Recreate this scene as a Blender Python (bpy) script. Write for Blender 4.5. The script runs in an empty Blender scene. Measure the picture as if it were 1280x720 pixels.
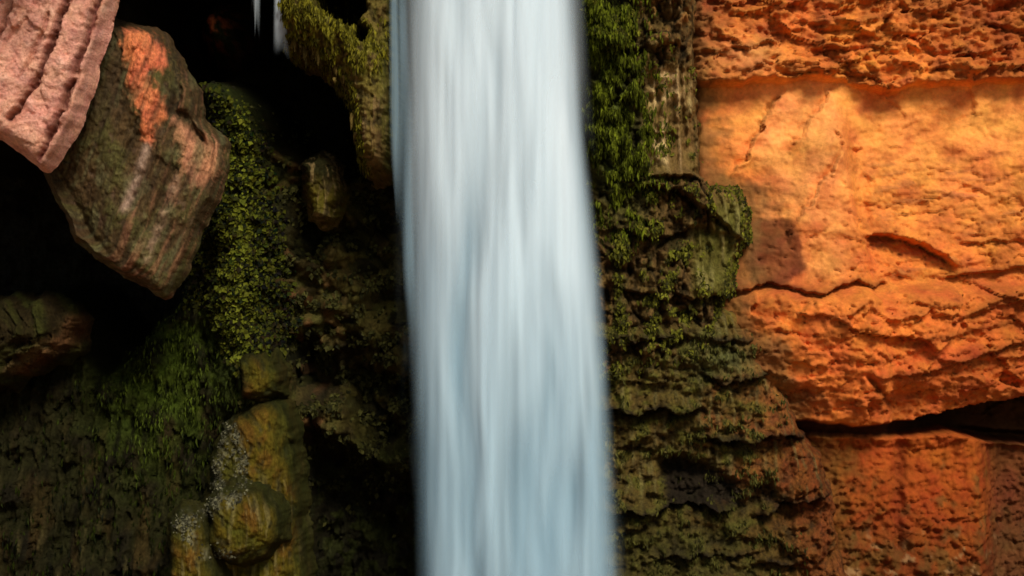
import bpy, math
import numpy as np

rng = np.random.default_rng(7)
SC = bpy.context.scene
COL = SC.collection
DIST = 25.0                      # camera to the plane of the cliff

# ------------------------------------------------------------------ noise
_perm = np.random.default_rng(3).permutation(4096)
_ang = np.random.default_rng(4).random(4096) * 2 * np.pi
_gx, _gy = np.cos(_ang), np.sin(_ang)
_r1 = np.random.default_rng(5).random(4096)
_r2 = np.random.default_rng(6).random(4096)


def _h(i, j, s):
    return _perm[(_perm[(i + s * 131) & 4095] + j) & 4095]


def perlin(x, y, s=0):
    xi = np.floor(x).astype(np.int64); yi = np.floor(y).astype(np.int64)
    fx = x - xi; fy = y - yi
    u = fx * fx * fx * (fx * (fx * 6 - 15) + 10); v = fy * fy * fy * (fy * (fy * 6 - 15) + 10)

    def g(i, j, dx, dy):
        h = _h(i, j, s)
        return _gx[h] * dx + _gy[h] * dy
    a = g(xi, yi, fx, fy); b = g(xi + 1, yi, fx - 1, fy)
    c = g(xi, yi + 1, fx, fy - 1); d = g(xi + 1, yi + 1, fx - 1, fy - 1)
    return ((a + (b - a) * u) + ((c + (d - c) * u) - (a + (b - a) * u)) * v) * 1.5


def fbm(x, y, o=4, s=0, gain=.5, lac=2.03):
    t = 0; a = 1; n = 0
    for k in range(o):
        t = t + a * perlin(x, y, s + k * 7); n += a
        x = x * lac + 3.7; y = y * lac + 1.3; a *= gain
    return t / n


def ridged(x, y, o=4, s=0, gain=.5):
    t = 0; a = 1; n = 0
    for k in range(o):
        t = t + a * (1 - 2 * np.abs(perlin(x, y, s + k * 7))); n += a
        x = x * 2.07 + 3.7; y = y * 2.07 + 1.3; a *= gain
    return t / n


def worley(x, y, s=0):
    xi = np.floor(x).astype(np.int64); yi = np.floor(y).astype(np.int64)
    f1 = np.full(x.shape, 9.); f2 = np.full(x.shape, 9.); idv = np.zeros(x.shape)
    for di in (-1, 0, 1):
        for dj in (-1, 0, 1):
            h = _h(xi + di, yi + dj, s)
            d = np.hypot(xi + di + _r1[h] - x, yi + dj + _r2[h] - y)
            n = d < f1
            f2 = np.where(n, f1, np.minimum(f2, d)); idv = np.where(n, _r1[(h * 7 + 11) & 4095], idv); f1 = np.where(n, d, f1)
    return f1, f2, idv


def sst(a, b, x):
    t = np.clip((x - a) / (b - a), 0, 1)
    return t * t * (3 - 2 * t)


def mix(a, b, t):
    return a + (b - a) * t


def mixc(c, col, t):
    return c + (np.array(col) - c) * np.clip(t, 0, 1)[..., None]


def pdist(pts, U, V, closed=False):
    d = np.full(U.shape, 1e9)
    n = len(pts)
    for k in range(n if closed else n - 1):
        ax, ay = pts[k]; bx, by = pts[(k + 1) % n]
        ex, ey = bx - ax, by - ay
        t = np.clip(((U - ax) * ex + (V - ay) * ey) / (ex * ex + ey * ey + 1e-9), 0, 1)
        d = np.minimum(d, np.hypot(U - ax - t * ex, V - ay - t * ey))
    return d


def sdf(pts, U, V):
    """signed distance to a polygon, positive inside"""
    d = pdist(pts, U, V, True)
    ins = np.zeros(U.shape, bool)
    n = len(pts)
    for k in range(n):
        ax, ay = pts[k]; bx, by = pts[(k + 1) % n]
        if ay == by: continue
        c = ((ay > V) != (by > V)) & (U < (bx - ax) * (V - ay) / (by - ay) + ax)
        ins ^= c
    return np.where(ins, d, -d)


def soft(pts, U, V, f=12):
    return sst(-f, f, sdf(pts, U, V))


def line(pts, U, V, w):
    return np.exp(-(pdist(pts, U, V) / w) ** 2)


def ledge(pts, U, V, amp, up, rec, down, wob=6, ws=40, seed=0, taper=25):
    """a bedding plane: rock juts out above the line and is undercut below it (offset in y)"""
    px = [p[0] for p in pts]; py = [p[1] for p in pts]
    L = np.interp(U, px, py) + wob * fbm(U / ws, V * 0 + seed * 3.1, 3, seed)
    s = L - V
    w = sst(px[0] - taper, px[0] + taper, U) * sst(px[-1] + taper, px[-1] - taper, U)
    o = np.where(s > 0, -amp * np.exp(-s / up), rec * np.exp(s / down))
    o = np.where((s > -3) & (s <= 0), mix(rec, -amp, (s + 3) / 3), o)
    return o * w, np.exp(-(s / 5.0) ** 2) * w


def plates(U, V, sx, sy, seed, warp=.35, skew=0.0):
    """broken, angular rock: every cell its own height and lean; returns height 0..1 (1 = proud) and a crack mask"""
    wx = fbm(U / sx * .6, V / sy * .6, 3, seed + 1); wy = fbm(U / sx * .6, V / sy * .6, 3, seed + 2)
    x = U / sx + warp * wx; y = (V + skew * U) / sy + warp * wy
    f1, f2, i = worley(x, y, seed)
    fr = y - np.floor(y)
    lean = .35 * perlin(x * .9, y * .9, seed + 3)
    return np.clip(.15 + .7 * i + lean, 0, 1.2) * sst(0, .16, f2 - f1), 1 - sst(.0, .13, f2 - f1)


def facets(U, V, sx, sy, seed, warp=.35, tilt=.6, down=0.0):
    """fractured rock: every cell is a flat face with a height and a tilt of its own (down > 0: leaning out at the foot)"""
    x = U / sx + warp * fbm(U / sx * .9, V / sy * .9, 4, seed + 1); y = V / sy + warp * fbm(U / sx * .9, V / sy * .9, 4, seed + 2)
    xi = np.floor(x).astype(np.int64); yi = np.floor(y).astype(np.int64)
    f = np.full(x.shape, 9.); o = np.zeros(x.shape)
    for di in (-1, 0, 1):
        for dj in (-1, 0, 1):
            h = _h(xi + di, yi + dj, seed)
            dx = x - xi - di - _r1[h]; dy = y - yi - dj - _r2[h]
            d = np.hypot(dx, dy); n = d < f
            h2 = (h * 13 + 5) & 4095
            o = np.where(n, _r1[h2] - .5 + tilt * (_gx[h2] * dx + (_gy[h2] + down) * dy), o); f = np.where(n, d, f)
    return o


# ------------------------------------------------------------------ meshes
def mesh_obj(name, verts, faces, cols, mat, parent=None, smooth=True, alpha=None):
    me = bpy.data.meshes.new(name)
    verts = np.asarray(verts, np.float32); faces = np.asarray(faces, np.int32)
    n = faces.shape[1]
    me.vertices.add(len(verts)); me.vertices.foreach_set('co', verts.ravel())
    me.loops.add(faces.size); me.loops.foreach_set('vertex_index', faces.ravel())
    me.polygons.add(len(faces)); me.polygons.foreach_set('loop_start', np.arange(0, faces.size, n, dtype=np.int32))
    me.polygons.foreach_set('use_smooth', np.full(len(faces), smooth))
    me.update(calc_edges=True)
    at = me.color_attributes.new('tone', 'FLOAT_COLOR', 'POINT')
    c = np.ones((len(verts), 4), np.float32); c[:, :3] = np.clip(cols, 0, 1)
    if alpha is not None: c[:, 3] = alpha
    at.data.foreach_set('color', c.ravel())
    me.materials.append(mat)
    o = bpy.data.objects.new(name, me); COL.objects.link(o)
    if parent: o.parent = parent; o.location = -parent.location
    return o


class Sheet:
    """a relief of rock: a dense grid in the plane of the cliff, pushed in and out"""
    def __init__(s, y0, u0, u1, v0, v1, step):
        s.y0 = y0; s.k = (DIST + y0) / DIST
        s.u = np.arange(u0, u1 + step, step, float); s.v = np.arange(v0, v1 + step, step, float)
        s.U, s.V = np.meshgrid(s.u, s.v); s.step = step
        s.Y = np.zeros(s.U.shape); s.C = np.zeros(s.U.shape + (3,)) + .1
        s.keep = np.ones(s.U.shape, bool)
        s.du = s.U * 0; s.dv = s.U * 0

    def q(s):
        """noise coordinates that keep running where the rock turns away, so its sides are not streaked"""
        return s.U + 60 * s.Y0, s.V + 45 * s.Y0

    def finish(s):
        """the relief fades out where the rock turns away at its outline"""
        gv, gu = np.gradient(s.d, s.step)          # the rim is pulled onto a clean line
        n2 = np.maximum(gu * gu + gv * gv, .3)
        t = np.clip(-s.skirt - s.d, 0, 3 * s.step) / n2
        s.du = s.du + gu * t; s.dv = s.dv + gv * t
        s.keep = s.d > -s.skirt - 1.6 * s.step
        s.Y = s.Y0 + (s.Y - s.Y0) * (.12 + .88 * sst(-2, 14, s.d))

    def world(s):
        return np.stack([(s.U + s.du - 640) / 100 * s.k, s.y0 + s.Y, (360 - s.V - s.dv) / 100 * s.k], -1)

    def build(s, name, mat, parent=None, mask=None):
        m = s.keep if mask is None else s.keep & mask
        f = m[:-1, :-1] & m[1:, :-1] & m[:-1, 1:] & m[1:, 1:]
        if mask is not None:           # a part takes the cell when its upper left corner is its own: parts meet without a gap
            f = mask[:-1, :-1] & s.keep[:-1, :-1] & s.keep[1:, :-1] & s.keep[:-1, 1:] & s.keep[1:, 1:]
        idx = np.arange(s.U.size).reshape(s.U.shape)
        q = np.stack([idx[:-1, :-1][f], idx[1:, :-1][f], idx[1:, 1:][f], idx[:-1, 1:][f]], -1)
        used = np.unique(q)
        rem = np.zeros(s.U.size, np.int32); rem[used] = np.arange(len(used))
        w = s.world().reshape(-1, 3)
        return mesh_obj(name, w[used], rem[q], s.C.reshape(-1, 3)[used], mat, parent)

    def at(s, pu, pv):
        i = np.clip(((pv - s.v[0]) / s.step).round().astype(int), 0, len(s.v) - 1)
        j = np.clip(((pu - s.u[0]) / s.step).round().astype(int), 0, len(s.u) - 1)
        return i, j

    def pick(s, W, n, r):
        """n random grid spots, likelier where W is high"""
        p = np.cumsum(W.ravel() * s.keep.ravel()); p /= p[-1]
        k = np.searchsorted(p, r.random(n))
        i, j = np.unravel_index(np.minimum(k, W.size - 1), W.shape)
        return i, j


def rock_from_poly(poly, y0, step, bulge=.4, br=40, skirt=26, deep=2.2, edge=6, es=18, seed=0, shift=(0, 0)):
    us = [p[0] for p in poly]; vs = [p[1] for p in poly]
    S = Sheet(y0, min(us) - skirt - 8, max(us) + skirt + 8, min(vs) - skirt - 8, max(vs) + skirt + 8, step)
    d = sdf(poly, S.U, S.V) + edge * fbm(S.U / es, S.V / es, 4, seed)
    S.d = d
    t = np.clip(d / br, 0, 1)
    S.Y = np.where(d > 0, -bulge * np.sqrt(1 - (1 - t) ** 2), -d / skirt * deep)
    S.Y = np.minimum(S.Y, deep); S.Y0 = S.Y.copy(); S.skirt = skirt
    S.keep = d > -skirt
    return S


def leaves(name, mat, P, size, tilt, cols, r, parent=None, narrow=.6, droop=.6, spread=1.0):
    """many small folded leaves, each lying roughly against the rock and hanging down"""
    n = len(P)
    a = r.normal(0, spread, n)
    t = np.stack([np.sin(a) * 1.0, -np.abs(r.normal(.35, .35, n)) * tilt, -np.cos(a) * droop - .1], -1)
    t /= np.linalg.norm(t, axis=1)[:, None]
    nr = np.stack([r.normal(0, .45, n), -np.ones(n), r.normal(.35, .45, n)], -1)
    b = np.cross(t, nr); b /= np.linalg.norm(b, axis=1)[:, None]
    nn = np.cross(b, t)
    sz = size[:, None]
    v0 = P - t * sz * .35; v2 = P + t * sz * .65
    m = P + t * sz * .05
    v1 = m + b * sz * narrow * .5 + nn * sz * .12; v3 = m - b * sz * narrow * .5 + nn * sz * .12
    V = np.stack([v0, v1, v2, v3], 1).reshape(-1, 3)
    k = np.arange(n) * 4
    F = np.concatenate([np.stack([k, k + 1, k + 2], -1), np.stack([k, k + 2, k + 3], -1)])
    return mesh_obj(name, V, F, np.repeat(cols, 4, 0), mat, parent, False)


# ------------------------------------------------------------------ materials
def N(nt, t, x=0, y=0, **kw):
    n = nt.nodes.new(t)
    for k, v in kw.items(): setattr(n, k, v)
    return n


def rock_mat(name, fine=26, bump=.5, bdist=.03, rough=.85, spec=.25, var=.55, stretch=(1, 1, 1), grain=110):
    m = bpy.data.materials.new(name); m.use_nodes = True
    nt = m.node_tree; L = nt.links.new
    bs = nt.nodes['Principled BSDF']; bs.inputs['Roughness'].default_value = rough
    bs.inputs['Specular IOR Level'].default_value = spec
    at = N(nt, 'ShaderNodeAttribute', attribute_name='tone')
    tc = N(nt, 'ShaderNodeTexCoord'); mp = N(nt, 'ShaderNodeMapping'); mp.inputs['Scale'].default_value = stretch
    L(tc.outputs['Object'], mp.inputs['Vector'])
    n1 = N(nt, 'ShaderNodeTexNoise'); n1.inputs['Scale'].default_value = fine; n1.inputs['Detail'].default_value = 6; n1.inputs['Roughness'].default_value = .65
    n2 = N(nt, 'ShaderNodeTexNoise'); n2.inputs['Scale'].default_value = grain; n2.inputs['Detail'].default_value = 3
    n3 = N(nt, 'ShaderNodeTexNoise'); n3.inputs['Scale'].default_value = fine * .16; n3.inputs['Detail'].default_value = 5
    for n in (n1, n2, n3): L(mp.outputs['Vector'], n.inputs['Vector'])
    r1 = N(nt, 'ShaderNodeMapRange'); r1.inputs[1].default_value = .28; r1.inputs[2].default_value = .72
    r1.inputs[3].default_value = 1 - var; r1.inputs[4].default_value = 1 + var
    L(n1.outputs['Fac'], r1.inputs[0])
    r3 = N(nt, 'ShaderNodeMapRange'); r3.inputs[1].default_value = .3; r3.inputs[2].default_value = .7
    r3.inputs[3].default_value = .8; r3.inputs[4].default_value = 1.2
    L(n3.outputs['Fac'], r3.inputs[0])
    mu = N(nt, 'ShaderNodeMath', operation='MULTIPLY'); L(r1.outputs[0], mu.inputs[0]); L(r3.outputs[0], mu.inputs[1])
    mc = N(nt, 'ShaderNodeMix', data_type='RGBA', blend_type='MULTIPLY'); mc.inputs[0].default_value = 1
    L(at.outputs['Color'], mc.inputs[6]); L(mu.outputs[0], mc.inputs[7])
    hs = N(nt, 'ShaderNodeHueSaturation')
    rh = N(nt, 'ShaderNodeMapRange'); rh.inputs[3].default_value = .47; rh.inputs[4].default_value = .53
    L(n3.outputs['Color'], rh.inputs[0]); L(rh.outputs[0], hs.inputs['Hue'])
    L(mc.outputs[2], hs.inputs['Color']); L(hs.outputs[0], bs.inputs['Base Color'])
    ad = N(nt, 'ShaderNodeMath', operation='MULTIPLY_ADD'); ad.inputs[1].default_value = .35
    L(n2.outputs['Fac'], ad.inputs[0]); L(n1.outputs['Fac'], ad.inputs[2])
    bp = N(nt, 'ShaderNodeBump'); bp.inputs['Strength'].default_value = bump; bp.inputs['Distance'].default_value = bdist
    L(ad.outputs[0], bp.inputs['Height']); L(bp.outputs[0], bs.inputs['Normal'])
    return m


def leaf_mat(name):
    m = bpy.data.materials.new(name); m.use_nodes = True
    nt = m.node_tree; L = nt.links.new
    bs = nt.nodes['Principled BSDF']; bs.inputs['Roughness'].default_value = .6
    bs.inputs['Specular IOR Level'].default_value = .05
    at = N(nt, 'ShaderNodeAttribute', attribute_name='tone')
    tc = N(nt, 'ShaderNodeTexCoord')
    n1 = N(nt, 'ShaderNodeTexNoise'); n1.inputs['Scale'].default_value = 40
    L(tc.outputs['Object'], n1.inputs['Vector'])
    r1 = N(nt, 'ShaderNodeMapRange'); r1.inputs[1].default_value = .3; r1.inputs[2].default_value = .7
    r1.inputs[3].default_value = .6; r1.inputs[4].default_value = 1.4
    L(n1.outputs['Fac'], r1.inputs[0])
    mc = N(nt, 'ShaderNodeMix', data_type='RGBA', blend_type='MULTIPLY'); mc.inputs[0].default_value = 1
    L(at.outputs['Color'], mc.inputs[6]); L(r1.outputs[0], mc.inputs[7]); L(mc.outputs[2], bs.inputs['Base Color'])
    tr = N(nt, 'ShaderNodeBsdfTranslucent'); L(mc.outputs[2], tr.inputs['Color'])
    ms = N(nt, 'ShaderNodeMixShader'); ms.inputs[0].default_value = .25
    L(bs.outputs[0], ms.inputs[1]); L(tr.outputs[0], ms.inputs[2])
    L(ms.outputs[0], nt.nodes['Material Output'].inputs['Surface'])
    return m


def water_mat(name):
    m = bpy.data.materials.new(name); m.use_nodes = True
    nt = m.node_tree; L = nt.links.new
    nt.nodes.remove(nt.nodes['Principled BSDF'])
    at = N(nt, 'ShaderNodeAttribute', attribute_name='tone')
    tc = N(nt, 'ShaderNodeTexCoord'); mp = N(nt, 'ShaderNodeMapping'); mp.inputs['Scale'].default_value = (9, 3, .2)
    L(tc.outputs['Object'], mp.inputs['Vector'])
    n1 = N(nt, 'ShaderNodeTexNoise'); n1.inputs['Scale'].default_value = 1; n1.inputs['Detail'].default_value = 3
    L(mp.outputs['Vector'], n1.inputs['Vector'])
    r1 = N(nt, 'ShaderNodeMapRange'); r1.inputs[1].default_value = .3; r1.inputs[2].default_value = .7
    r1.inputs[3].default_value = .9; r1.inputs[4].default_value = 1.08
    L(n1.outputs['Fac'], r1.inputs[0])
    am = N(nt, 'ShaderNodeMath', operation='MULTIPLY', use_clamp=True); L(at.outputs['Alpha'], am.inputs[0]); L(r1.outputs[0], am.inputs[1])
    df = N(nt, 'ShaderNodeBsdfDiffuse'); L(at.outputs['Color'], df.inputs['Color'])
    tl = N(nt, 'ShaderNodeBsdfTranslucent'); L(at.outputs['Color'], tl.inputs['Color'])
    m1 = N(nt, 'ShaderNodeMixShader'); m1.inputs[0].default_value = .2; L(df.outputs[0], m1.inputs[1]); L(tl.outputs[0], m1.inputs[2])
    tp = N(nt, 'ShaderNodeBsdfTransparent')
    m2 = N(nt, 'ShaderNodeMixShader'); L(am.outputs[0], m2.inputs[0]); L(tp.outputs[0], m2.inputs[1]); L(m1.outputs[0], m2.inputs[2])
    L(m2.outputs[0], nt.nodes['Material Output'].inputs['Surface'])
    return m


M_wet = rock_mat('wet mossy rock', 20, .8, .05, .7, .03, .6)
M_sand = rock_mat('orange sandstone', 18, .5, .03, .95, .03, .22, grain=90)
M_pink = rock_mat('pink sandstone', 34, .8, .035, .95, .05, .32, grain=90)
M_trav = rock_mat('travertine', 20, .8, .04, .8, .05, .5, (1.6, 1.6, .6), 90)
M_bould = rock_mat('lichened rock', 22, .7, .04, .85, .05, .55, (1.3, 1.3, .8))
M_leaf = leaf_mat('leaf')
M_moss = leaf_mat('moss')
M_water = water_mat('falling water')


def tag(o, label=None, cat=None, group=None, kind=None):
    if label: o['label'] = label
    if cat: o['category'] = cat
    if group: o['group'] = group
    if kind: o['kind'] = kind
    return o


def empty(name, u, v, y, label, cat, group=None):
    o = bpy.data.objects.new(name, None); COL.objects.link(o)
    o.empty_display_size = .2; o.location = ((u - 640) / 100, y, (360 - v) / 100)
    return tag(o, label, cat, group)


# ================================================================== 1. the dark cliff behind the falls (setting)
S = Sheet(1.2, -330, 800, -260, 960, 1.9)
U, V = S.U, S.V
n_big = fbm(U / 130, V / 130, 4, 1)
n_mid = fbm(U / 42, V / 42, 4, 2)
n_fine = fbm(U / 12, V / 14, 3, 3)
f1, f2, wid = worley(U / 34 + .4 * n_mid, V / 34 + .4 * n_big, 4)
g1, g2, gid = worley(U / 12 + .3 * n_mid, V / 13, 5)
Y = .35 * n_big + .25 * n_mid
lump = sst(300, 370, U) * sst(120, 180, V) * (1 - sst(500, 600, V))
Y += -.42 * lump * (1 - f1) ** 1 * (.3 + wid) - .14 * (1 - g1) * (.3 + gid) * (.4 + .6 * lump)
lump2 = sst(360, 400, U) * sst(400, 440, V) * sst(600, 540, V)
Y += -.25 * lump2 * (1 - f1) * (.3 + wid)
# slope of the lower left that comes forward towards its foot
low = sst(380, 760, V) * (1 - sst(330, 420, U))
Y -= 1.5 * low
Y += .10 * fbm(U / 9, V / 40, 3, 9) * sst(380, 480, V)
fv = fbm(U / 11 + .8 * n_mid, V / 70, 4, 601)
Y -= (.16 * fv + .16 * facets(U, V, 34, 60, 602, .6, .6, .2) + .10 * facets(U, V, 12, 22, 603, .6, .6)) * sst(390, 440, V)
kl = sst(.12, .45, -fv) * sst(390, 440, V) * .8
# creeper rib
rib = pdist([(272, 60), (300, 170), (312, 260), (310, 380), (320, 480)], U, V)
Y -= .9 * np.exp(-(rib / 46) ** 2)
# hollows
caveA = soft([(-400, 170), (0, 190), (60, 200), (130, 300), (205, 350), (196, 385), (165, 430), (135, 450), (105, 405), (80, 378), (40, 368), (0, 385), (-400, 380)], U, V, 22)
caveB = soft([(140, -120), (470, -120), (470, 40), (452, 130), (452, 205), (420, 215), (390, 200), (352, 175), (325, 130), (290, 105), (262, 95), (235, 130), (200, 60)], U, V, 20)
caveC = soft([(368, 425), (440, 430), (500, 470), (560, 440), (560, 590), (470, 560), (420, 500), (385, 500), (366, 470)], U, V, 20)
caveD = soft([(385, 545), (470, 590), (560, 600), (560, 960), (372, 960), (376, 640)], U, V, 25)
caveE = soft([(225, 250), (262, 205), (268, 262), (235, 330), (215, 390), (190, 395)], U, V, 16)
caveF = soft([(442, 205), (545, 205), (545, 400), (470, 380), (452, 300)], U, V, 22)
caveG = soft([(385, 262), (425, 256), (440, 290), (400, 305), (383, 290)], U, V, 10)
rr = np.exp(-((U - 258) / 40) ** 2 - ((V - 15) / 50) ** 2)
Y += 3.2 * caveA + 3.4 * caveB * (1 - .75 * rr) + .9 * caveC + 1.2 * caveD + 1.2 * caveE + 1.0 * caveF + .8 * caveG
# unseen overhang above the picture, added to shade the left side
shade_roof = sst(-40, -80, V) * (1 - sst(330, 420, U))
Y -= (5.2 - 3.0 * sst(170, 215, U)) * shade_roof
S.Y = Y
c = np.zeros(U.shape + (3,)) + np.array([.016, .014, .005])
c = mixc(c, (.075, .052, .016), np.maximum(lump, lump2 * .6) * sst(.2, .7, wid) * .9)
c = mixc(c, (.13, .06, .022), lump * sst(.75, .92, gid) * .8)
c = mixc(c, (.09, .085, .02), lump * sst(.0, .3, n_mid) * .6)
grn = np.exp(-((U - 215) / 75) ** 2 - ((V - 480) / 95) ** 2)
c = mixc(c, (.045, .065, .007), np.clip(grn * 1.3, 0, 1) * sst(-.35, .15, n_mid))
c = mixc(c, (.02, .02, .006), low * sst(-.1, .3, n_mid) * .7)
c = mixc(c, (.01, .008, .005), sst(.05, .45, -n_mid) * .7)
c = mixc(c, (.03, .04, .008), np.exp(-(rib / 40) ** 2) * .8)
redrock = np.exp(-((U - 252) / 38) ** 2 - ((V - 25) / 45) ** 2)
c = mixc(c, (.36, .085, .03), redrock * sst(-.05, .2, fbm(U / 12, V / 14, 3, 640)))
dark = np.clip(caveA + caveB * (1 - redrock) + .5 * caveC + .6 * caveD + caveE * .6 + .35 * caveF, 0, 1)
c = mixc(c, (.018, .016, .010), dark)  # shade of the hollows painted in, on top of their depth
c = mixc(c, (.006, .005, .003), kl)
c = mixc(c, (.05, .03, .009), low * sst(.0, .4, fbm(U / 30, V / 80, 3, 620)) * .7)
c = mixc(c, (.075, .06, .02), low * sst(.18, .4, fv) * sst(540, 640, V) * .6)
dim = sst(400, 440, U) * sst(200, 230, V) * sst(600, 540, V)
c = mixc(c, (.075, .062, .014), dim * sst(.25, .75, gid) * .8)
c = mixc(c, (.03, .034, .008), sst(370, 410, U) * sst(520, 580, V) * sst(.3, .8, gid) * .8)
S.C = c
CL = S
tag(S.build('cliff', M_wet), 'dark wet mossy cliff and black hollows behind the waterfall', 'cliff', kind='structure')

# ================================================================== 2. orange sandstone cliff, right
S = Sheet(0.1, 700, 1640, -330, 1000, 2.0)
U, V = S.U, S.V
w1 = fbm(U / 120, V / 90, 4, 21); w2 = fbm(U / 36, V / 30, 4, 22); w3 = fbm(U / 12, V / 9, 3, 23)
Y = .16 * w1 + .03 * w2
dk = U * 0
Fb = facets(U, V, 150, 80, 701, .5, .7); Fm = facets(U, V, 46, 22, 711, .5, .7, .3); Ff = facets(U, V, 15, 8, 721, .5, .7, .3); Fs = facets(U, V, 7, 5, 731, .4, .7, .2)
# upper ledge
Lp = [(700, 112), (880, 108), (920, 103), (985, 100), (1010, 96), (1060, 104), (1110, 117), (1135, 106), (1200, 104), (1300, 100), (1640, 110)]
Ledge = np.interp(U, [p[0] for p in Lp], [p[1] for p in Lp]) + 6 * fbm(U / 26, U * 0 + 3, 4, 31)
up = sst(4, -3, V - Ledge)
upr = up * sst(845, 875, U)
rag = ridged(U / 62, V / 26, 5, 24, .6)
f1, f2, wid = worley(U / 30 + .5 * w2, V / 17 + .5 * w2, 25)
p1, k1 = plates(U, V, 46, 17, 401, .5, .12); p2, k2 = plates(U, V, 19, 8, 411, .5, .1)
calm = np.exp(-((U - 930) / 42) ** 2 - ((V - 72) / 24) ** 2)          # a smoother boss at the left end of the lip
Y += upr * (-.14 - .10 * np.exp(-np.maximum(Ledge - V, 0) / 40) - (.24 * Fb + .17 * Fm + .07 * Ff + .025 * Fs + .04 * p2) * (1 - .7 * calm) - .05 * w3 - .16 * calm)
Y += upr * .25 * sst(40, -10, V) * sst(1000, 900, U)
p3, k3 = plates(U, V, 9, 4.5, 491, .6)
dk = np.maximum(dk, upr * np.maximum(k1 * .35 * sst(-.2, .3, w2), k2 * .3) * (1 - calm))
Y += .35 * sst(880, 850, U)
o, k = ledge([(985, 92), (1040, 90), (1090, 97), (1110, 118)], U, V, .1, 20, .16, 5, 5, 20, 3); Y += o * .8; dk = np.maximum(dk, k * .6)
for i, (pts, amp) in enumerate([([(880, 62), (930, 60), (985, 52)], .14), ([(870, 20), (960, 18), (1010, 26)], .12),
                                ([(1020, 62), (1120, 58), (1200, 72), (1290, 50)], .16), ([(1010, 34), (1100, 28), (1230, 40)], .13),
                                ([(1150, 88), (1210, 92), (1300, 78), (1640, 70)], .15), ([(1160, 40), (1240, 30), (1400, 24)], .12),
                                ([(900, 92), (960, 84), (1000, 76)], .10), ([(1040, 8), (1160, -4), (1300, 4)], .14)]):
    o, k = ledge(pts, U, V, amp, 14, amp * 1.0, 6, 9, 22, 40 + i); g_ = sst(-.15, .2, fbm(U / 50, V / 30, 3, 240 + i)); Y += .9 * o * upr * g_; dk = np.maximum(dk, k * upr * .6 * g_)
# middle face: leans out downwards to a wavy bedding plane
mid = (1 - up) * sst(560, 520, V)
Y += mid * (-.26 * sst(150, 350, V) + .04)
rw = sst(120, 260, V) * sst(1000, 1080, U)
Y += mid * -(.11 * Fb * sst(1040, 1080, U) + (.05 * Fm + .03 * Ff + .012 * Fs) * (.25 + .75 * rw))
lamm = sst(1035, 1100, U) * sst(150, 240, V) * sst(362, 335, V)
q1, kq1 = plates(U, V, 40, 9, 421, .6, .05); q2, kq2 = plates(U, V, 15, 5.5, 431, .6, .05)
lam = (q1 - .5) * lamm
Y += -(.05 * q1 + .03 * q2) * lamm * mid * sst(-.4, .3, w1)
dk = np.maximum(dk, lamm * np.maximum(kq1 * .35, kq2 * .2) * sst(-.1, .35, w2))
rough = mid * sst(200, 330, V) * (1 - lamm)
z1, kz1 = plates(U, V, 14, 11, 441, .6)
Y += -.022 * z1 * rough; dk = np.maximum(dk, kz1 * .1 * rough)
pit = np.maximum(0, fbm(U / 10, V / 7, 4, 27) - .26) * sst(170, 330, V) * mid
Y += .22 * pit
dgr = [[(930, 175), (958, 150), (985, 133)], [(1000, 165), (1012, 148), (1030, 125)], [(985, 270), (1010, 245), (1035, 215)], [(1043, 165), (1048, 185)]]
for d_ in dgr[3:]:
    kk = line(d_, U + 14 * w2 + 5 * w3, V + 10 * w2, 5) * sst(-.25, .25, w3 + w2 * .5); Y += .12 * kk; dk = np.maximum(dk, kk * .35)
# vertical spur left of the eyebrow crack
rg = 1046 + .14 * (V - 200) + 10 * w1 + 4 * w2          # the spur: a plane that rises to a ridge and breaks off behind it
Y -= mid * .34 * np.clip((U - 890) / (rg - 890), 0, 1) * sst(rg + 26, rg, U) * sst(110, 190, V)
Y -= .10 * np.exp(-((U - (1000 - .45 * (V - 250))) / 22) ** 2) * sst(150, 200, V) * sst(345, 300, V)
Y += .55 * sst(1110, 1320, U) * sst(230, 480, V) * sst(560, 520, V)
for s0, a_, v0, v1 in ((1051, .12, 120, 215), (1104, .10, 115, 185), (1165, .09, 190, 300), (975, .08, 165, 215)):     # slanting breaks in the spur
    sd_ = U + .62 * V - s0 + 16 * w2 + 5 * w3
    g_ = sst(v0 - 12, v0 + 12, V) * sst(v1 + 14, v1 - 14, V) * sst(1060, 1030, U) * mid
    Y += a_ * g_ * np.where(sd_ > 0, -np.exp(-sd_ / 26), .8 * np.exp(sd_ / 8))
    kk = np.exp(-((sd_ + 1.5) / 3.5) ** 2) * g_ * sst(-.3, .2, w3 + w2); dk = np.maximum(dk, kk * .5)
# eyebrow crack
o, k = ledge([(1082, 294), (1105, 293), (1130, 298), (1155, 306), (1178, 322), (1186, 330)], U, V, .14, 26, .36, 15, 5, 18, 50, 14); Y += o; dk = np.maximum(dk, np.clip(np.maximum(o - .16, 0) * 4, 0, 1) * .95)  # the slot's inner shade is also put into its colour
o, k = ledge([(1170, 346), (1220, 340), (1290, 330), (1640, 310)], U, V, .10, 20, .14, 8, 5, 30, 51); Y += o; dk = np.maximum(dk, k * .6)
o, k = ledge([(1186, 305), (1240, 300), (1300, 303)], U, V, .05, 12, .07, 6, 5, 20, 58); Y += o; dk = np.maximum(dk, k * .4)
# wavy bedding plane
o, k = ledge([(880, 366), (925, 362), (955, 352), (985, 360), (1015, 368), (1040, 356), (1062, 350), (1085, 358), (1100, 352)], U, V, .14, 30, .16, 9, 5, 14, 52, 12); Y += o; dk = np.maximum(dk, k * .8)
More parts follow.
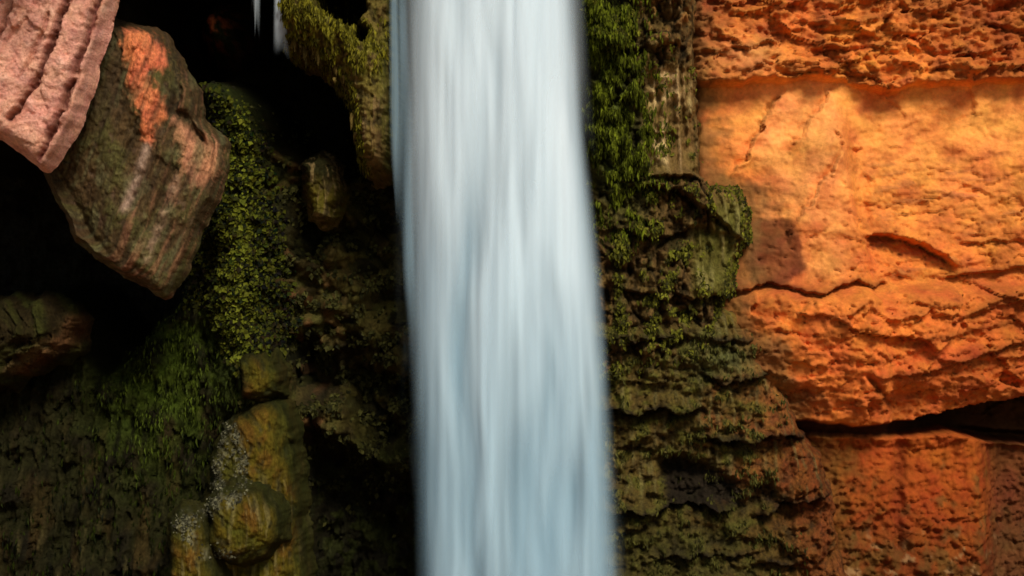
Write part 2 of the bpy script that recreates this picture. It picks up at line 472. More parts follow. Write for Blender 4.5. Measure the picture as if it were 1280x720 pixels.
# lower bulge
lowb = sst(350, 380, V) * sst(545, 500, V)
Y -= lowb * sst(880, 960, U) * (.42 - .62 * sst(420, 535, V) ** 1.5) + lowb * (.16 * Fb + .055 * Fm + .025 * Ff + .012 * Fs)
q3, kq3 = plates(U, V, 52, 10, 451, .6, .22); q4, kq4 = plates(U, V, 14, 9, 461, .6, .2)
lr = sst(1040, 1110, U)
lam2 = (q3 - .5) * lowb * lr
Y += -(.04 * q3 * lr * sst(-.3, .3, w1) + .02 * q4) * lowb
dk = np.maximum(dk, lowb * np.maximum(kq3 * lr * .3 * sst(-.1, .3, w2), kq4 * (1 - .6 * lr) * .1))
ptl = np.maximum(0, fbm(U / 17, V / 12, 4, 47) - .27) * lowb * sst(1120, 1060, U); Y += .35 * ptl; dk = np.maximum(dk, np.clip(ptl * 2, 0, .35))
for i, (pts, amp) in enumerate([([(1090, 470), (1150, 462), (1230, 440), (1300, 420), (1640, 400)], .14), ([(1200, 395), (1240, 382), (1300, 368)], .1),
                                ([(1180, 400), (1250, 372), (1300, 362)], .07), ([(1040, 395), (1065, 380), (1075, 376)], .08), ([(1110, 430), (1180, 418), (1280, 398)], .04)]):
    o, k = ledge(pts, U, V, amp, 22, amp * .8, 6, 4, 26, 60 + i); Y += o; dk = np.maximum(dk, k * .55)
kk = line([(1072, 468), (1090, 488), (1108, 504)], U, V, 4); Y += .12 * kk; dk = np.maximum(dk, kk * .7)
# the bottom lip and the dark hollow beneath it
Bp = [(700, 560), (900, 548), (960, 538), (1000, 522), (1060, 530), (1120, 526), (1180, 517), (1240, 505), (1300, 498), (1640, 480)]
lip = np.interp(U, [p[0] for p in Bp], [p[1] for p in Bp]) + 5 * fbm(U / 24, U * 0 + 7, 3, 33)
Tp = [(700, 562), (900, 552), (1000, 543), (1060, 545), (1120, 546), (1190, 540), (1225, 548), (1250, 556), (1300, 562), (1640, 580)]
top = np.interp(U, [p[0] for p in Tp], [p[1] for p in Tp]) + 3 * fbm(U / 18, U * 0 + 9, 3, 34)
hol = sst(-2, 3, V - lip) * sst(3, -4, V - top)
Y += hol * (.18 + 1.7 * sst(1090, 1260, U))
base = sst(-8 - 6 * sst(1080, 1200, U), 8, V - top)
Y += base * (.02 - .22 * sst(560, 760, V)) - base * (.10 * Fb + (.04 * Fm + .03 * Ff) * sst(545, 640, V) + .018 * Fs) - base * .03 * fbm(U / 12, V / 30, 4, 761) - base * .03 * fbm(U / 6, V / 6, 3, 762)
rb = ridged(U / 24, V / 34, 4, 29)
b1, kb1 = plates(U, V, 20, 24, 471, .6); b2, kb2 = plates(U, V, 8, 10, 481, .6)
Y += base * (-.05 * rb - .05 * w2 - .05 * w3 - (.06 * b1 + .05 * b2) * sst(560, 640, V))
dk = np.maximum(dk, base * kb1 * .3 * sst(560, 640, V))
side = sst(1215, 1285, U) * sst(470, 520, V)
Y += base * (1.3 * side + .45 * sst(1030, 970, U))
kk = line([(1128, 560), (1120, 620), (1122, 680)], U, V, 9); Y += .14 * kk * base; dk = np.maximum(dk, kk * .4 * base)
Y += -.03 * w3 * (.3 + up) + .012 * fbm(U / 5, V / 5, 2, 77)
S.Y = Y
c = np.zeros(U.shape + (3,)) + np.array([.72, .21, .040])
c = mixc(c, (.88, .34, .075), (1 - up) * sst(340, 150, V) * .9 * sst(-.5, .3, w1 + .25))
c = mixc(c, (.88, .35, .10), (1 - up) * sst(930, 960, U) * sst(1070, 1030, U) * sst(370, 330, V) * .6)
c = mixc(c, (.52, .15, .035), sst(.0, .4, w2) * .6)
c = mixc(c, (.56, .14, .03), sst(.1, .45, fbm(U / 60 + V / 90, V / 34, 4, 751)) * .55)
c = mixc(c, (.43, .115, .03), up * sst(-.2, .4, w2) * .75)
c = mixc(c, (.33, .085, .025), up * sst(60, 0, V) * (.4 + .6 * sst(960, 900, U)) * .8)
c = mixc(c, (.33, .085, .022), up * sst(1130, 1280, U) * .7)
c = mixc(c, (.62, .24, .07), upr * calm)
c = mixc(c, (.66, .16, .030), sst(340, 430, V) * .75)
c = mixc(c, (.42, .09, .02), sst(1080, 1290, U + .5 * (V - 400)) * sst(280, 420, V) * .75)  # slanting shade towards the lower right, put into the colour
c = mixc(c, (.36, .085, .022), sst(.1, .4, Fm) * sst(150, 250, V) * sst(560, 500, V) * .4)
c = mixc(c, (.42, .14, .045), sst(.08, .35, lam) * .6)
c = mixc(c, (.34, .10, .03), np.clip(pit * 3, 0, .6))
brown_patch = soft([(928, 283), (945, 274), (985, 276), (992, 300), (1000, 330), (985, 352), (950, 360), (930, 350)], U + 10 * w2 + 5 * w3, V + 5 * w2, 4)  # dark brown patch with a crisp edge, left on the face
c = mixc(c, (.17, .05, .018), brown_patch * .9)
bd = np.interp(V, [0, 215, 235, 300, 390, 430, 470, 560, 640, 720], [872, 874, 930, 938, 905, 950, 965, 1020, 1045, 1060])
c = mixc(c, (.17, .085, .028), sst(46, 0, U - bd + 34 * w2 + 16 * w3) * .8)
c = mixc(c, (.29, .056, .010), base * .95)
c = mixc(c, (.09, .025, .008), base * sst(600, 730, V) * .7)  # block darkens downwards: the weaker light there is put into the colour
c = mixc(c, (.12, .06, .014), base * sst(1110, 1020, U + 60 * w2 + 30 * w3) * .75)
mossb = base * sst(.0, .35, fbm(U / 22, V / 28, 4, 71) + (V - 660) / 260)
c = mixc(c, (.09, .055, .014), mossb * .6)
c = mixc(c, (.28, .15, .06), base * sst(640, 690, V) * sst(.2, .45, fbm(U / 14, V / 16, 3, 72)) * .8)
c = mixc(c, (.10, .03, .010), np.clip(dk, 0, 1) * .8)
c = mixc(c, (.03, .011, .005), hol)  # hollow painted almost black as shade, beyond what its depth gives
c = mixc(c, (.10, .04, .015), side * .8)  # shade on the block's receding right edge, put into the colour
S.C = c
sand = empty('sandstone_cliff', 1080, 1000, 0, 'sunlit orange sandstone cliff with a jutting ledge, right of the waterfall', 'cliff')
RS = S
upm = V < Ledge + 3
bm_ = (V > (lip + top) / 2) & ~upm
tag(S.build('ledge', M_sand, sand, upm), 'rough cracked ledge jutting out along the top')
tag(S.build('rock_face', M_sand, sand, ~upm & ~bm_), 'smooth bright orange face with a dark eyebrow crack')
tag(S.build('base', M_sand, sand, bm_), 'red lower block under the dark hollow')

# ================================================================== 3. travertine curtain on the right bank of the falls
poly = [(724, -280), (866, -280), (868, -60), (864, 40), (870, 120), (872, 218), (884, 232), (924, 236), (934, 262), (936, 300), (922, 322), (920, 362), (898, 382), (900, 420), (880, 470), (730, 480), (736, 300), (730, 120)]
S = rock_from_poly(poly, -.15, 1.7, .35, 30, 20, 1.2, 7, 16, 81)
U, V = S.U, S.V
Q, T = S.q()
w1 = fbm(Q / 60, T / 70, 4, 82); w2 = fbm(Q / 20, T / 26, 4, 83); w3 = fbm(Q / 8, T / 10, 3, 84)
fl = fbm(Q / 9 + .6 * w1, T / 75, 3, 85)
f1, f2, wid = worley(Q / 24 + .5 * w2, T / 30 + .5 * w2, 86)
smooth_c = np.maximum(soft([(802, 92), (868, 88), (870, 220), (800, 225)], U, V, 10), soft([(862, 282), (915, 290), (920, 365), (862, 380)], U, V, 8))
smooth_c = np.maximum(smooth_c, soft([(884, 235), (926, 238), (930, 296), (888, 290)], U, V, 6))
Y = S.Y - .28 * w1 - .2 * w2 * (1 - .6 * smooth_c) - .10 * fl * (.5 + smooth_c) - .2 * (1 - f1) * wid * (1 - smooth_c) - .06 * w3
p1, k1 = plates(Q, T, 17, 20, 501, .6); p2, k2 = plates(Q, T, 8, 10, 511, .6)
p0, k0 = plates(Q, T, 38, 46, 571, .6)
Y -= (.20 * p0 + .10 * p1 + .05 * p2 + .10 * facets(Q, T, 22, 34, 794, .5, .7, .2) + .06 * facets(Q, T, 8, 14, 795, .5, .7)) * (1 - .7 * smooth_c) + .10 * fl * (1 - .8 * smooth_c)
dkt = np.maximum(np.maximum(k1 * .8, k0), k2 * .4) * (1 - .7 * smooth_c)
for i, (pts, amp) in enumerate([([(800, 225), (835, 222), (872, 224)], .22), ([(790, 165), (830, 170)], .08), ([(745, 60), (800, 66), (850, 60)], .14), ([(760, 285), (820, 300), (865, 284)], .16),
                                ([(800, 235), (845, 240), (880, 262), (920, 300)], .2), ([(770, 355), (830, 372), (915, 366)], .2), ([(750, 130), (800, 120)], .1)]):
    o, k = ledge(pts, U, V, amp, 22, amp * 1.4, 9, 8, 18, 90 + i); Y += o
S.Y = Y
mossU = U
gm = np.exp(-((U - (762 + .08 * (V - 120))) / 34) ** 2) * sst(330, 200, V)
c = np.zeros(U.shape + (3,)) + np.array([.15, .085, .026])
c = mixc(c, (.34, .16, .045), sst(.0, .4, w2) * sst(150, 40, V) * .85)
c = mixc(c, (.21, .125, .038), smooth_c * .85)
c = mixc(c, (.07, .075, .012), smooth_c * sst(.12, .4, w2 + .5 * w3) * .75)
c = mixc(c, (.60, .40, .17), smooth_c * np.clip(soft([(806, 96), (838, 92), (846, 128), (812, 134)], U, V, 8) + soft([(808, 165), (826, 163), (830, 208), (810, 205)], U, V, 6) + .35 * sst(.05, .3, fl), 0, 1) * sst(240, 200, V))
c = mixc(c, (.33, .2, .07), sst(.55, .95, p1) * sst(120, 60, V) * .8)
c = mixc(c, (.12, .115, .02), smooth_c * sst(230, 270, V) * .8)
c = mixc(c, (.28, .23, .07), smooth_c * sst(230, 270, V) * sst(.1, .35, fl) * .7)
c = mixc(c, (.085, .08, .018), sst(220, 300, V) * sst(-.1, .3, w2) * (1 - smooth_c) * .8)
c = mixc(c, (.09, .12, .02), np.clip(gm * 1.2, 0, 1) * .85)
c = mixc(c, (.02, .016, .008), sst(.1, .45, -w2) * (1 - smooth_c) * .75)
c = mixc(c, (.018, .014, .007), dkt * .8)
S.C = c
TV = S
S.finish()
trav = S.build('travertine_curtain', M_trav)
tag(trav, 'brown fluted travertine curtain under moss along the right edge of the waterfall', 'rock formation')
# moss on it
r = np.random.default_rng(11)
W = gm * sst(-.2, .2, w2 + .5 * w1) * (1 - .8 * dkt) * (S.d > -4)
n = 16000
i, j = S.pick(W, n, r)
P = S.world()[i, j] + np.stack([r.normal(0, .012, n), -r.random(n) * .06, r.normal(0, .012, n)], -1)
cc = np.array([.15, .175, .012]) * (.15 + 1.0 * r.random((n, 1)) ** 1.7) * (1 + .8 * fbm(U[i, j] / 14, V[i, j] / 26, 2, 781))[:, None]
tag(leaves('moss', M_moss, P, .03 + .11 * r.random(n) ** 2, 1, cc, r, None, .26, 1.5, .25), 'bright green hanging moss on the travertine touching the right side of the waterfall', 'moss', kind='stuff')
W = (sst(.05, .3, w2 + .4 * w1) * (1 - dkt) * sst(210, 260, V) * (1 - .65 * smooth_c) * (S.d > -8) + .35 * sst(-.1, .3, w1) * sst(110, 60, V) * sst(850, 800, U) + .25 * sst(.12, .35, w2 + .5 * w3) * smooth_c * sst(240, 225, V) + .8 * sst(14, 0, np.abs(S.d)) * sst(225, 240, V) * sst(860, 880, U))
i, j = S.pick(W, 9000, r)
P = S.world()[i, j] + np.stack([r.normal(0, .012, 9000), -r.random(9000) * .06, r.normal(0, .012, 9000)], -1)
cc = np.array([.145, .14, .014]) * (.15 + 1.2 * r.random((9000, 1)) ** 1.5) * (1 + .8 * fbm(U[i, j] / 14, V[i, j] / 20, 2, 782))[:, None]
tag(leaves('leafy_moss', M_moss, P, .028 + .06 * r.random(9000) ** 2, 1, np.clip(cc, .006, 1), r, None, .5, 1.1, .6), 'dark olive leafy moss over the ledges below the fluted travertine', 'moss', kind='stuff')

# ================================================================== 4. layered shelves, lower right of the falls
poly = [(722, 395), (800, 398), (905, 384), (935, 400), (958, 430), (962, 470), (985, 500), (1000, 540), (1022, 570), (1040, 620), (1050, 700), (1080, 760), (1090, 960), (720, 960)]
S = rock_from_poly(poly, -.25, 1.8, .3, 40, 20, 1.2, 9, 20, 101)
U, V = S.U, S.V
Q, T = S.q()
w1 = fbm(Q / 70, T / 50, 4, 102); w2 = fbm(Q / 22, T / 18, 4, 103); w3 = fbm(Q / 8, T / 8, 3, 104)
f1, f2, wid = worley(Q / 30 + .5 * w2, T / 18 + .5 * w2, 105)
Y = S.Y - .2 * w1 - .13 * w2 - .1 * (1 - f1) * wid - .07 * w3 - .15 * sst(560, 740, V) - .05 * fbm(Q / 8, T / 40, 3, 108)
p1, k1 = plates(Q, T, 30, 17, 521, .6); p2, k2 = plates(Q, T, 10, 9, 531, .6)
fl = fbm(Q / 8 + .6 * w1, T / 60, 3, 560)
Y -= .05 * p1 + .03 * p2 + .06 * fl + .15 * facets(Q, T, 80, 46, 791, .5, .7, .2) + .06 * facets(Q, T, 22, 20, 792, .5, .7, .1) + .025 * facets(Q, T, 9, 9, 793, .5, .7) + .05 * fbm(Q / 7, T / 45, 3, 794)
dk = U * 0
for i, (pts, amp) in enumerate([([(720, 422), (790, 424), (845, 420)], .34), ([(860, 456), (900, 476), (950, 468), (990, 470)], .2),
                                ([(720, 505), (800, 514), (870, 508)], .3), ([(860, 540), (920, 548), (990, 540), (1040, 545)], .26), ([(760, 560), (820, 556)], .1),
                                ([(720, 636), (800, 634), (870, 628), (910, 630)], .26), ([(940, 640), (985, 622), (1040, 612)], .26), ([(870, 420), (920, 428), (960, 424)], .1),
                                ([(820, 690), (900, 684), (1000, 700)], .1)]):
    o, k = ledge(pts, U, V, amp * .7, 28, amp * 1.1, 8, 12, 26, 110 + i); g_ = sst(-.6, -.1, fbm(U / 60, V / 30, 3, 140 + i)); Y += 1.3 * o * g_; dk = np.maximum(dk, k * g_)
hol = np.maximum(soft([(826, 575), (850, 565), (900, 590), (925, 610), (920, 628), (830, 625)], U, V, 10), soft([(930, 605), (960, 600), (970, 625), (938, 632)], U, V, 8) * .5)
Y += .35 * hol
S.Y = Y
c = np.zeros(U.shape + (3,)) + np.array([.095, .062, .015])
c = mixc(c, (.19, .066, .017), sst(-.1, .4, w1 + (U - 900) / 160) * .9)
c = mixc(c, (.40, .11, .03), sst(890, 975, U + 60 * w2) * sst(560, 440, V) * .75)
c = mixc(c, (.17, .042, .010), sst(925, 1000, U + 70 * w2 + 30 * w3) * sst(500, 560, V) * (1 - .6 * sst(640, 720, V)) * .7)
c = mixc(c, (.115, .112, .016), sst(-.1, .3, w2) * .65 * sst(1000, 930, U))
c = mixc(c, (.15, .12, .04), sst(.05, .35, fl) * .6 * sst(640, 600, V))
c = mixc(c, (.10, .10, .03), np.exp(-((U - 900) / 45) ** 2 - ((V - 445) / 28) ** 2))
c = mixc(c, (.05, .046, .011), sst(600, 680, V) * sst(1030, 960, U + 50 * w2) * .7)
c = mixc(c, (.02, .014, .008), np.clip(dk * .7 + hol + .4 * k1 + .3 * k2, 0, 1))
c = mixc(c, (.02, .016, .008), sst(.1, .5, -w2) * .6)
S.C = c
SH = S
S.finish()
tag(S.build('rock_shelf', M_bould), 'dark olive rock shelves split by level black cracks, low on the right of the waterfall', 'rock formation')
r = np.random.default_rng(12)
W = sst(.05, .4, w2 + .5 * w1) * sst(1010, 940, U) * (S.d > -4) * (1 - dk) * sst(720, 760, U)
n = 4200
i, j = S.pick(W, n, r)
P = S.world()[i, j] + np.stack([r.normal(0, .012, n), -r.random(n) * .04, r.normal(0, .012, n)], -1)
cc = np.array([.085, .08, .016]) * (.2 + 1.1 * r.random((n, 1)) ** 1.4)
tag(leaves('moss', M_moss, P, .03 + .07 * r.random(n) ** 2, 1, cc, r, None, .35, 1.3, .4), 'thin brown green moss clinging to the cracked lower shelves', 'moss', kind='stuff')

# ================================================================== 5. pink slab, upper left
poly = [(-420, -330), (310, -330), (220, -120), (138, -10), (122, 42), (112, 75), (104, 112), (92, 150), (70, 185), (52, 206), (34, 190), (0, 166), (-60, 150), (-420, 120)]
S = rock_from_poly(poly, -1.7, 1.6, .22, 22, 9, .25, 6, 40, 121)
U, V = S.U, S.V
Q, T = S.q()
w1 = fbm(Q / 80, T / 80, 4, 122); w2 = fbm(Q / 20, T / 20, 4, 123)
# direction of the grooves: down to the left
t_ = (Q * .90 + T * .44); s_ = (-Q * .44 + T * .90)
st = fbm(t_ / 13, s_ / 170, 3, 124)
p1, k1 = plates(Q, T, 9, 9, 541, .7)
w3 = fbm(Q / 7, T / 7, 3, 125)
Y = S.Y - .10 * w1 - .04 * w2 - .015 * st - .02 * facets(Q, T, 12, 9, 801, .5, .7) - .05 * facets(Q, T, 60, 60, 802, .6, .7) - .02 * w3
Y += .08 * np.maximum(0, w3 - .25)
gr = U * 0
for pts, w, a in [([(98, -20), (75, 40), (55, 90), (38, 120), (18, 150)], 4.5, 1), ([(128, -10), (112, 50), (92, 105), (72, 160), (52, 200)], 5, 1), ([(30, -20), (8, 30), (-15, 90)], 4, .6),
                  ([(150, -60), (120, 20), (104, 84), (86, 140)], 3, .5), ([(68, 20), (50, 60), (30, 100)], 3, .35)]:
    g = line(pts, U + 7 * w2, V, w * .75) * a * sst(-.5, .1, w2 + .25); gr = np.maximum(gr, g)
Y += .22 * gr
S.Y = Y
c = np.zeros(U.shape + (3,)) + np.array([.74, .36, .245])
c = mixc(c, (.62, .25, .16), sst(.0, .4, st) * .7)
c = mixc(c, (.80, .46, .34), sst(.1, .5, w2) * .5)
c = mixc(c, (.45, .16, .11), np.clip(sst(.15, .5, w3) * .6 + k1 * .25, 0, 1))
c = mixc(c, (.15, .04, .028), np.clip(gr * 1.1, 0, 1) * .9)
S.C = c
S.finish()
tag(S.build('overhanging_slab', M_pink), 'pale pink sandstone slab with slanting grooves, hanging in from the upper left corner', 'rock')

# ================================================================== 6. boulder wedged under the slab
poly = [(118, 20), (150, 34), (178, 38), (197, 46), (214, 72), (222, 90), (240, 112), (243, 148), (262, 168), (276, 180), (272, 222), (256, 255), (240, 290), (222, 330), (203, 366), (184, 352), (156, 342), (124, 318), (94, 296), (82, 262), (60, 226), (48, 190), (70, 120)]
S = rock_from_poly(poly, -1.0, 1.4, .25, 30, 10, .3, 6, 30, 131)
U, V = S.U, S.V
Q, T = S.q()
w1 = fbm(Q / 50, T / 60, 4, 132); w2 = fbm(Q / 15, T / 18, 4, 133); w3 = fbm(Q / 6, T / 7, 3, 137)
t_ = (Q * .93 + T * .36); s_ = (-Q * .36 + T * .93)
st = fbm(t_ / 9, s_ / 90, 3, 134)
# two faces that meet on a slanting arris
ar = (U - np.interp(V, [30, 120, 190, 260, 350], [165, 182, 186, 172, 158]))
p1, k1 = plates(t_, s_, 10, 22, 551, .6)
Fd = facets(s_, t_, 90, 30, 761, .5, .7)
Y = S.Y - .10 * w1 - .035 * w2 - .05 * st - .025 * w3 - .012 * p1 - .05 * Fd + .0035 * np.maximum(-ar, 0) + .0028 * np.maximum(ar - 20, 0)
o, k = ledge([(225, 175), (245, 178), (275, 182)], U, V, .0, 20, .0, 6, 4, 12, 135)
cr = line([(215, 60), (225, 110), (218, 140), (238, 150), (250, 172)], U, V, 6); Y += .15 * cr
cr2 = line([(190, 285), (215, 230), (225, 190)], U + 4 * w2, V, 6); Y += .1 * cr2
Y += .9 * sst(200, 360, V) * sst(150, 60, U)        # turns under on its lower left
S.Y = Y
c = np.zeros(U.shape + (3,)) + np.array([.075, .045, .018])
c = mixc(c, (.082, .078, .022), sst(-.1, .35, w1 + .3 * w2) * .7)
c = mixc(c, (.16, .135, .055), sst(.2, .45, w2) * .5 * sst(150, 190, V))
c = mixc(c, (.035, .024, .013), k1 * .5)
c = mixc(c, (.09, .055, .03), sst(.15, .5, -w2) * .8)
c = mixc(c, (.08, .05, .025), soft([(118, 30), (152, 50), (160, 130), (140, 150), (100, 150)], U, V, 12) * .5)
e = 7 * w2 + 8 * st + 6 * w3
org = sst(-5, 7, sdf([(154, 34), (192, 44), (208, 66), (212, 85), (194, 92), (198, 112), (212, 124), (210, 150), (197, 162), (192, 182), (184, 176), (178, 140), (166, 122), (160, 90)], U, V) + e)
c = mixc(c, (.66, .185, .075), org)
org2 = sst(-5, 7, sdf([(220, 145), (240, 158), (258, 172), (277, 182), (274, 214), (262, 228), (244, 236), (228, 200)], U, V) + e)
c = mixc(c, (.50, .22, .11), org2 * .85)
c = mixc(c, (.27, .12, .06), sst(.05, .35, st) * sst(180, 230, U + .4 * V - 60) * .55)
c = mixc(c, (.045, .03, .015), sst(.05, .4, -st) * .6)
c = mixc(c, (.12, .115, .05), sst(.1, .4, fbm(t_ / 16, s_ / 60, 3, 771)) * .5)
pal = line([(188, 185), (180, 210), (172, 235), (160, 262)], U + 5 * w2, V, 5) * sst(-.4, .1, w2 + .1)
c = mixc(c, (.42, .28, .19), pal * .8)
pal2 = line([(224, 225), (208, 270), (188, 325)], U + 5 * w2, V, 5) * sst(-.4, .1, w2)
c = mixc(c, (.32, .2, .12), pal2 * .7)
c = mixc(c, (.03, .022, .012), np.clip(cr + .6 * cr2, 0, 1) * sst(0, .2, .1 - w3) * .8)
S.C = c
S.finish()
tag(S.build('boulder', M_bould), 'grey green lichened boulder with orange bare patches, wedged below the pink slab', 'boulder')

# ================================================================== 7. smaller things on the left
def bump_rock(name, poly, y0, label, cat, colf, mat, seed, bulge=.45, br=22, skirt=14, deep=1.4, edge=5, es=10, lumps=.06, flute=.05, step=1.4, parent=None, plate=.03):
    S = rock_from_poly(poly, y0, step, bulge, br, skirt, deep, edge, es, seed)
    U, V = S.U, S.V
    Q, T = S.q()
    w1 = fbm(Q / 40, T / 45, 4, seed + 1); w2 = fbm(Q / 14, T / 18, 4, seed + 2); fl = fbm(Q / 7, T / 50, 3, seed + 3)
    S.Y = S.Y - 2 * lumps * w1 - lumps * w2 - flute * fl - .03 * fbm(Q / 5, T / 6, 2, seed + 4)
    p1, k1 = plates(Q, T, 12, 15, seed + 5, .6)
    S.Y -= plate * p1
    S.C = mixc(colf(U, V, S.d, w1, w2, fl), (.012, .009, .005), k1 * .5 * min(1, plate * 12))
    S.finish()
    o = S.build(name, mat, parent)
    if cat: tag(o, label, cat)
    elif label: tag(o, label)
    return o, S


def col_left_boulder(U, V, d, w1, w2, fl):
    c = np.zeros(U.shape + (3,)) + np.array([.022, .015, .005])
    c = mixc(c, (.034, .034, .007), sst(-.1, .3, w1))
    c = mixc(c, (.10, .045, .016), line([(98, 400), (88, 425), (60, 440), (30, 462)], U + 6 * w2, V, 9) * .9)
    c = mixc(c, (.11, .075, .03), line([(70, 430), (40, 448), (22, 462)], U, V + 4 * w2, 4) * .8)
    return c
bump_rock('boulder', [(-160, 372), (0, 378), (50, 376), (82, 386), (97, 404), (92, 432), (74, 450), (40, 456), (10, 478), (-160, 520)], .3,
          'small dim brown boulder with pale ridge under the black hollow at the left edge', 'boulder', col_left_boulder, M_bould, 141, lumps=.16, plate=.10, br=60, bulge=.7, deep=.5, skirt=10, es=24, edge=12)


def col_arch(U, V, d, w1, w2, fl):
    c = np.zeros(U.shape + (3,)) + np.array([.13, .095, .022])
    c = mixc(c, (.22, .20, .026), np.clip(line([(350, 5), (395, 25), (430, 52), (468, 80)], U, V, 24) * 1.2, 0, 1) * sst(-.3, .2, w2 + .15))
    c = mixc(c, (.24, .15, .06), sst(.05, .35, fl) * sst(60, 100, V + (470 - U) * .5) * .7)
    c = mixc(c, (.16, .09, .03), sst(455, 480, U) * sst(.0, .3, w1 + .1) * .8)
    c = mixc(c, (.03, .022, .008), sst(.1, .4, -w2) * .8)
    c = mixc(c, (.07, .075, .014), sst(476, 490, U) * .6)
    return c
S_arch = [(362, -230), (360, -60), (352, 0), (357, 52), (372, 64), (390, 68), (404, 80), (420, 96), (434, 116), (444, 150), (450, 198), (464, 216), (482, 208), (492, 170), (496, -230)]
arch = empty('travertine_arch', 420, 60, 0, 'yellow green mossy travertine arch with a dripping fringe, left of the waterfall top', 'rock formation')
S = rock_from_poly(S_arch, -.35, 1.3, .5, 22, 12, 1.6, 5, 9, 151)
U, V = S.U, S.V
Q, T = S.q()
w1 = fbm(Q / 36, T / 40, 4, 152); w2 = fbm(Q / 12, T / 16, 4, 153); fl = fbm(Q / 5, T / 34, 3, 154)
band = line([(350, 0), (395, 25), (430, 52), (466, 85), (470, 190)], U, V, 26)
holeA = np.maximum(soft([(392, -30), (452, -30), (456, 18), (440, 36), (420, 26), (400, 10)], U, V, 8), soft([(448, 34), (462, 42), (460, 58), (446, 52)], U, V, 5) * .6)
S.Y = S.Y - .14 * w1 - .1 * w2 - .06 * fl - .3 * band + 2.0 * holeA - .04 * fbm(Q / 5, T / 6, 2, 155)
S.finish()
S.C = mixc(col_arch(U, V, S.d, w1, w2, fl), (.012, .01, .006), holeA)
S.build('arch', M_trav, arch)
ARCH = S
# its fringe: short tapering drips of stone, one mesh
r = np.random.default_rng(21)
vs, fs, cs = [], [], []
edge_pts = np.array([(357, 50), (372, 62), (390, 67), (404, 79), (420, 95), (434, 115), (441, 140), (446, 165), (450, 196)], float)
for q in range(150):
    k = r.random() * (len(edge_pts) - 1); a = int(k); pu, pv = edge_pts[a] + (edge_pts[a + 1] - edge_pts[a]) * (k - a)
    pu += r.normal(6, 5); pv += r.normal(-6, 5); ln = 5 + 14 * r.random() ** 2; rad = 1.2 + 1.6 * r.random(); yy = -.62 - .25 * r.random()
    b0 = len(vs); kk = (DIST + yy) / DIST
    for lv, (fr, fz) in enumerate(((.7, -.4), (1, 0), (.85, .4), (.5, .75), (.12, 1))):
        for m_ in range(6):
            an = m_ / 6 * 2 * math.pi
            vs.append(((pu + rad * fr * math.cos(an) + .7 * r.normal() - 640) / 100 * kk, yy + rad * fr * math.sin(an) / 100, (360 - pv - ln * fz) / 100 * kk))
            cs.append(np.array([.15, .105, .026]) * (.3 + .9 * ((q * 37) % 11) / 11) * (1 - .3 * fz))
    for lv in range(4):
        for m_ in range(6):
            fs.append((b0 + lv * 6 + m_, b0 + lv * 6 + (m_ + 1) % 6, b0 + lv * 6 + 6 + (m_ + 1) % 6, b0 + lv * 6 + 6 + m_))
mesh_obj('drip_fringe', vs, fs, np.array(cs), M_trav, arch)
n = 4200
i, j = S.pick(band * (S.d > 2) * sst(-.3, .2, w2) * sst(110, 70, V) + 1.6 * sst(14, 2, np.abs(S.d - 2)) * sst(466, 450, U) * sst(-.3, .1, w2) * sst(20, 40, V), n, r)
P = S.world()[i, j] + np.stack([r.normal(0, .01, n), -r.random(n) * .05, r.normal(0, .01, n)], -1)
cc = np.array([.23, .20, .016]) * (.15 + .95 * r.random((n, 1)) ** 1.5)
tag(leaves('moss', M_moss, P, .03 + .11 * r.random(n) ** 2, 1, cc, r, None, .3, 1.4, .35), 'yellow green moss cushion on top of the travertine arch', 'moss', kind='stuff')

# creeper curtain
r = np.random.default_rng(31)
U, V = CL.U, CL.V
cw = sst(-14, 16, sdf([(262, 108), (292, 118), (318, 150), (340, 190), (348, 250), (360, 330), (372, 400), (352, 440), (338, 462), (300, 440), (282, 400), (240, 372), (232, 330), (262, 262), (290, 220), (276, 150)], U, V))
clm = fbm(U / 16, V / 18, 3, 161)
Wc = cw * sst(-.35, .15, clm) * (.25 + .75 * sst(120, 300, V)) * (.55 + .45 * np.exp(-((U - 312) / 34) ** 2))
n = 16000
i, j = CL.pick(Wc, n, r)
P = CL.world()[i, j] + np.stack([r.normal(0, .015, n), -.02 - r.random(n) * .14, r.normal(0, .015, n)], -1)
bright = .45 + .75 * np.exp(-((U[i, j] - 312) / 26) ** 2)[:, None]  # light catching the rib, put into the leaf colour
cc = np.array([.13, .14, .012]) * (.06 + 1.2 * r.random((n, 1)) ** 2.2) * bright + r.normal(0, .006, (n, 1)) * np.array([1, .3, 0])
tag(leaves('creeper', M_leaf, P, .03 + .07 * r.random(n) ** 1.6, 1, np.clip(cc, .004, 1), r, None, .8, .8, .9), 'leafy green creeper hanging down the shaded rock beside the boulder', 'creeper')
# ground cover low on the left
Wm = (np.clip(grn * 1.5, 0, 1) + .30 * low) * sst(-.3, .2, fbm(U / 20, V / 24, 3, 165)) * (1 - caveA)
n = 9000
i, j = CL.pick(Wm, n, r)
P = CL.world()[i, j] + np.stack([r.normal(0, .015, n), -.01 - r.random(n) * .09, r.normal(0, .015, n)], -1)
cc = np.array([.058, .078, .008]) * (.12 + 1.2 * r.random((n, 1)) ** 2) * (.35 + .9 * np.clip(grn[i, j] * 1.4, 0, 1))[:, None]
tag(leaves('moss', M_moss, P, .03 + .10 * r.random(n) ** 2, 1, cc, r, None, .28, 1.5, .25), 'dark green moss on the shaded slope at the lower left', 'moss', kind='stuff')
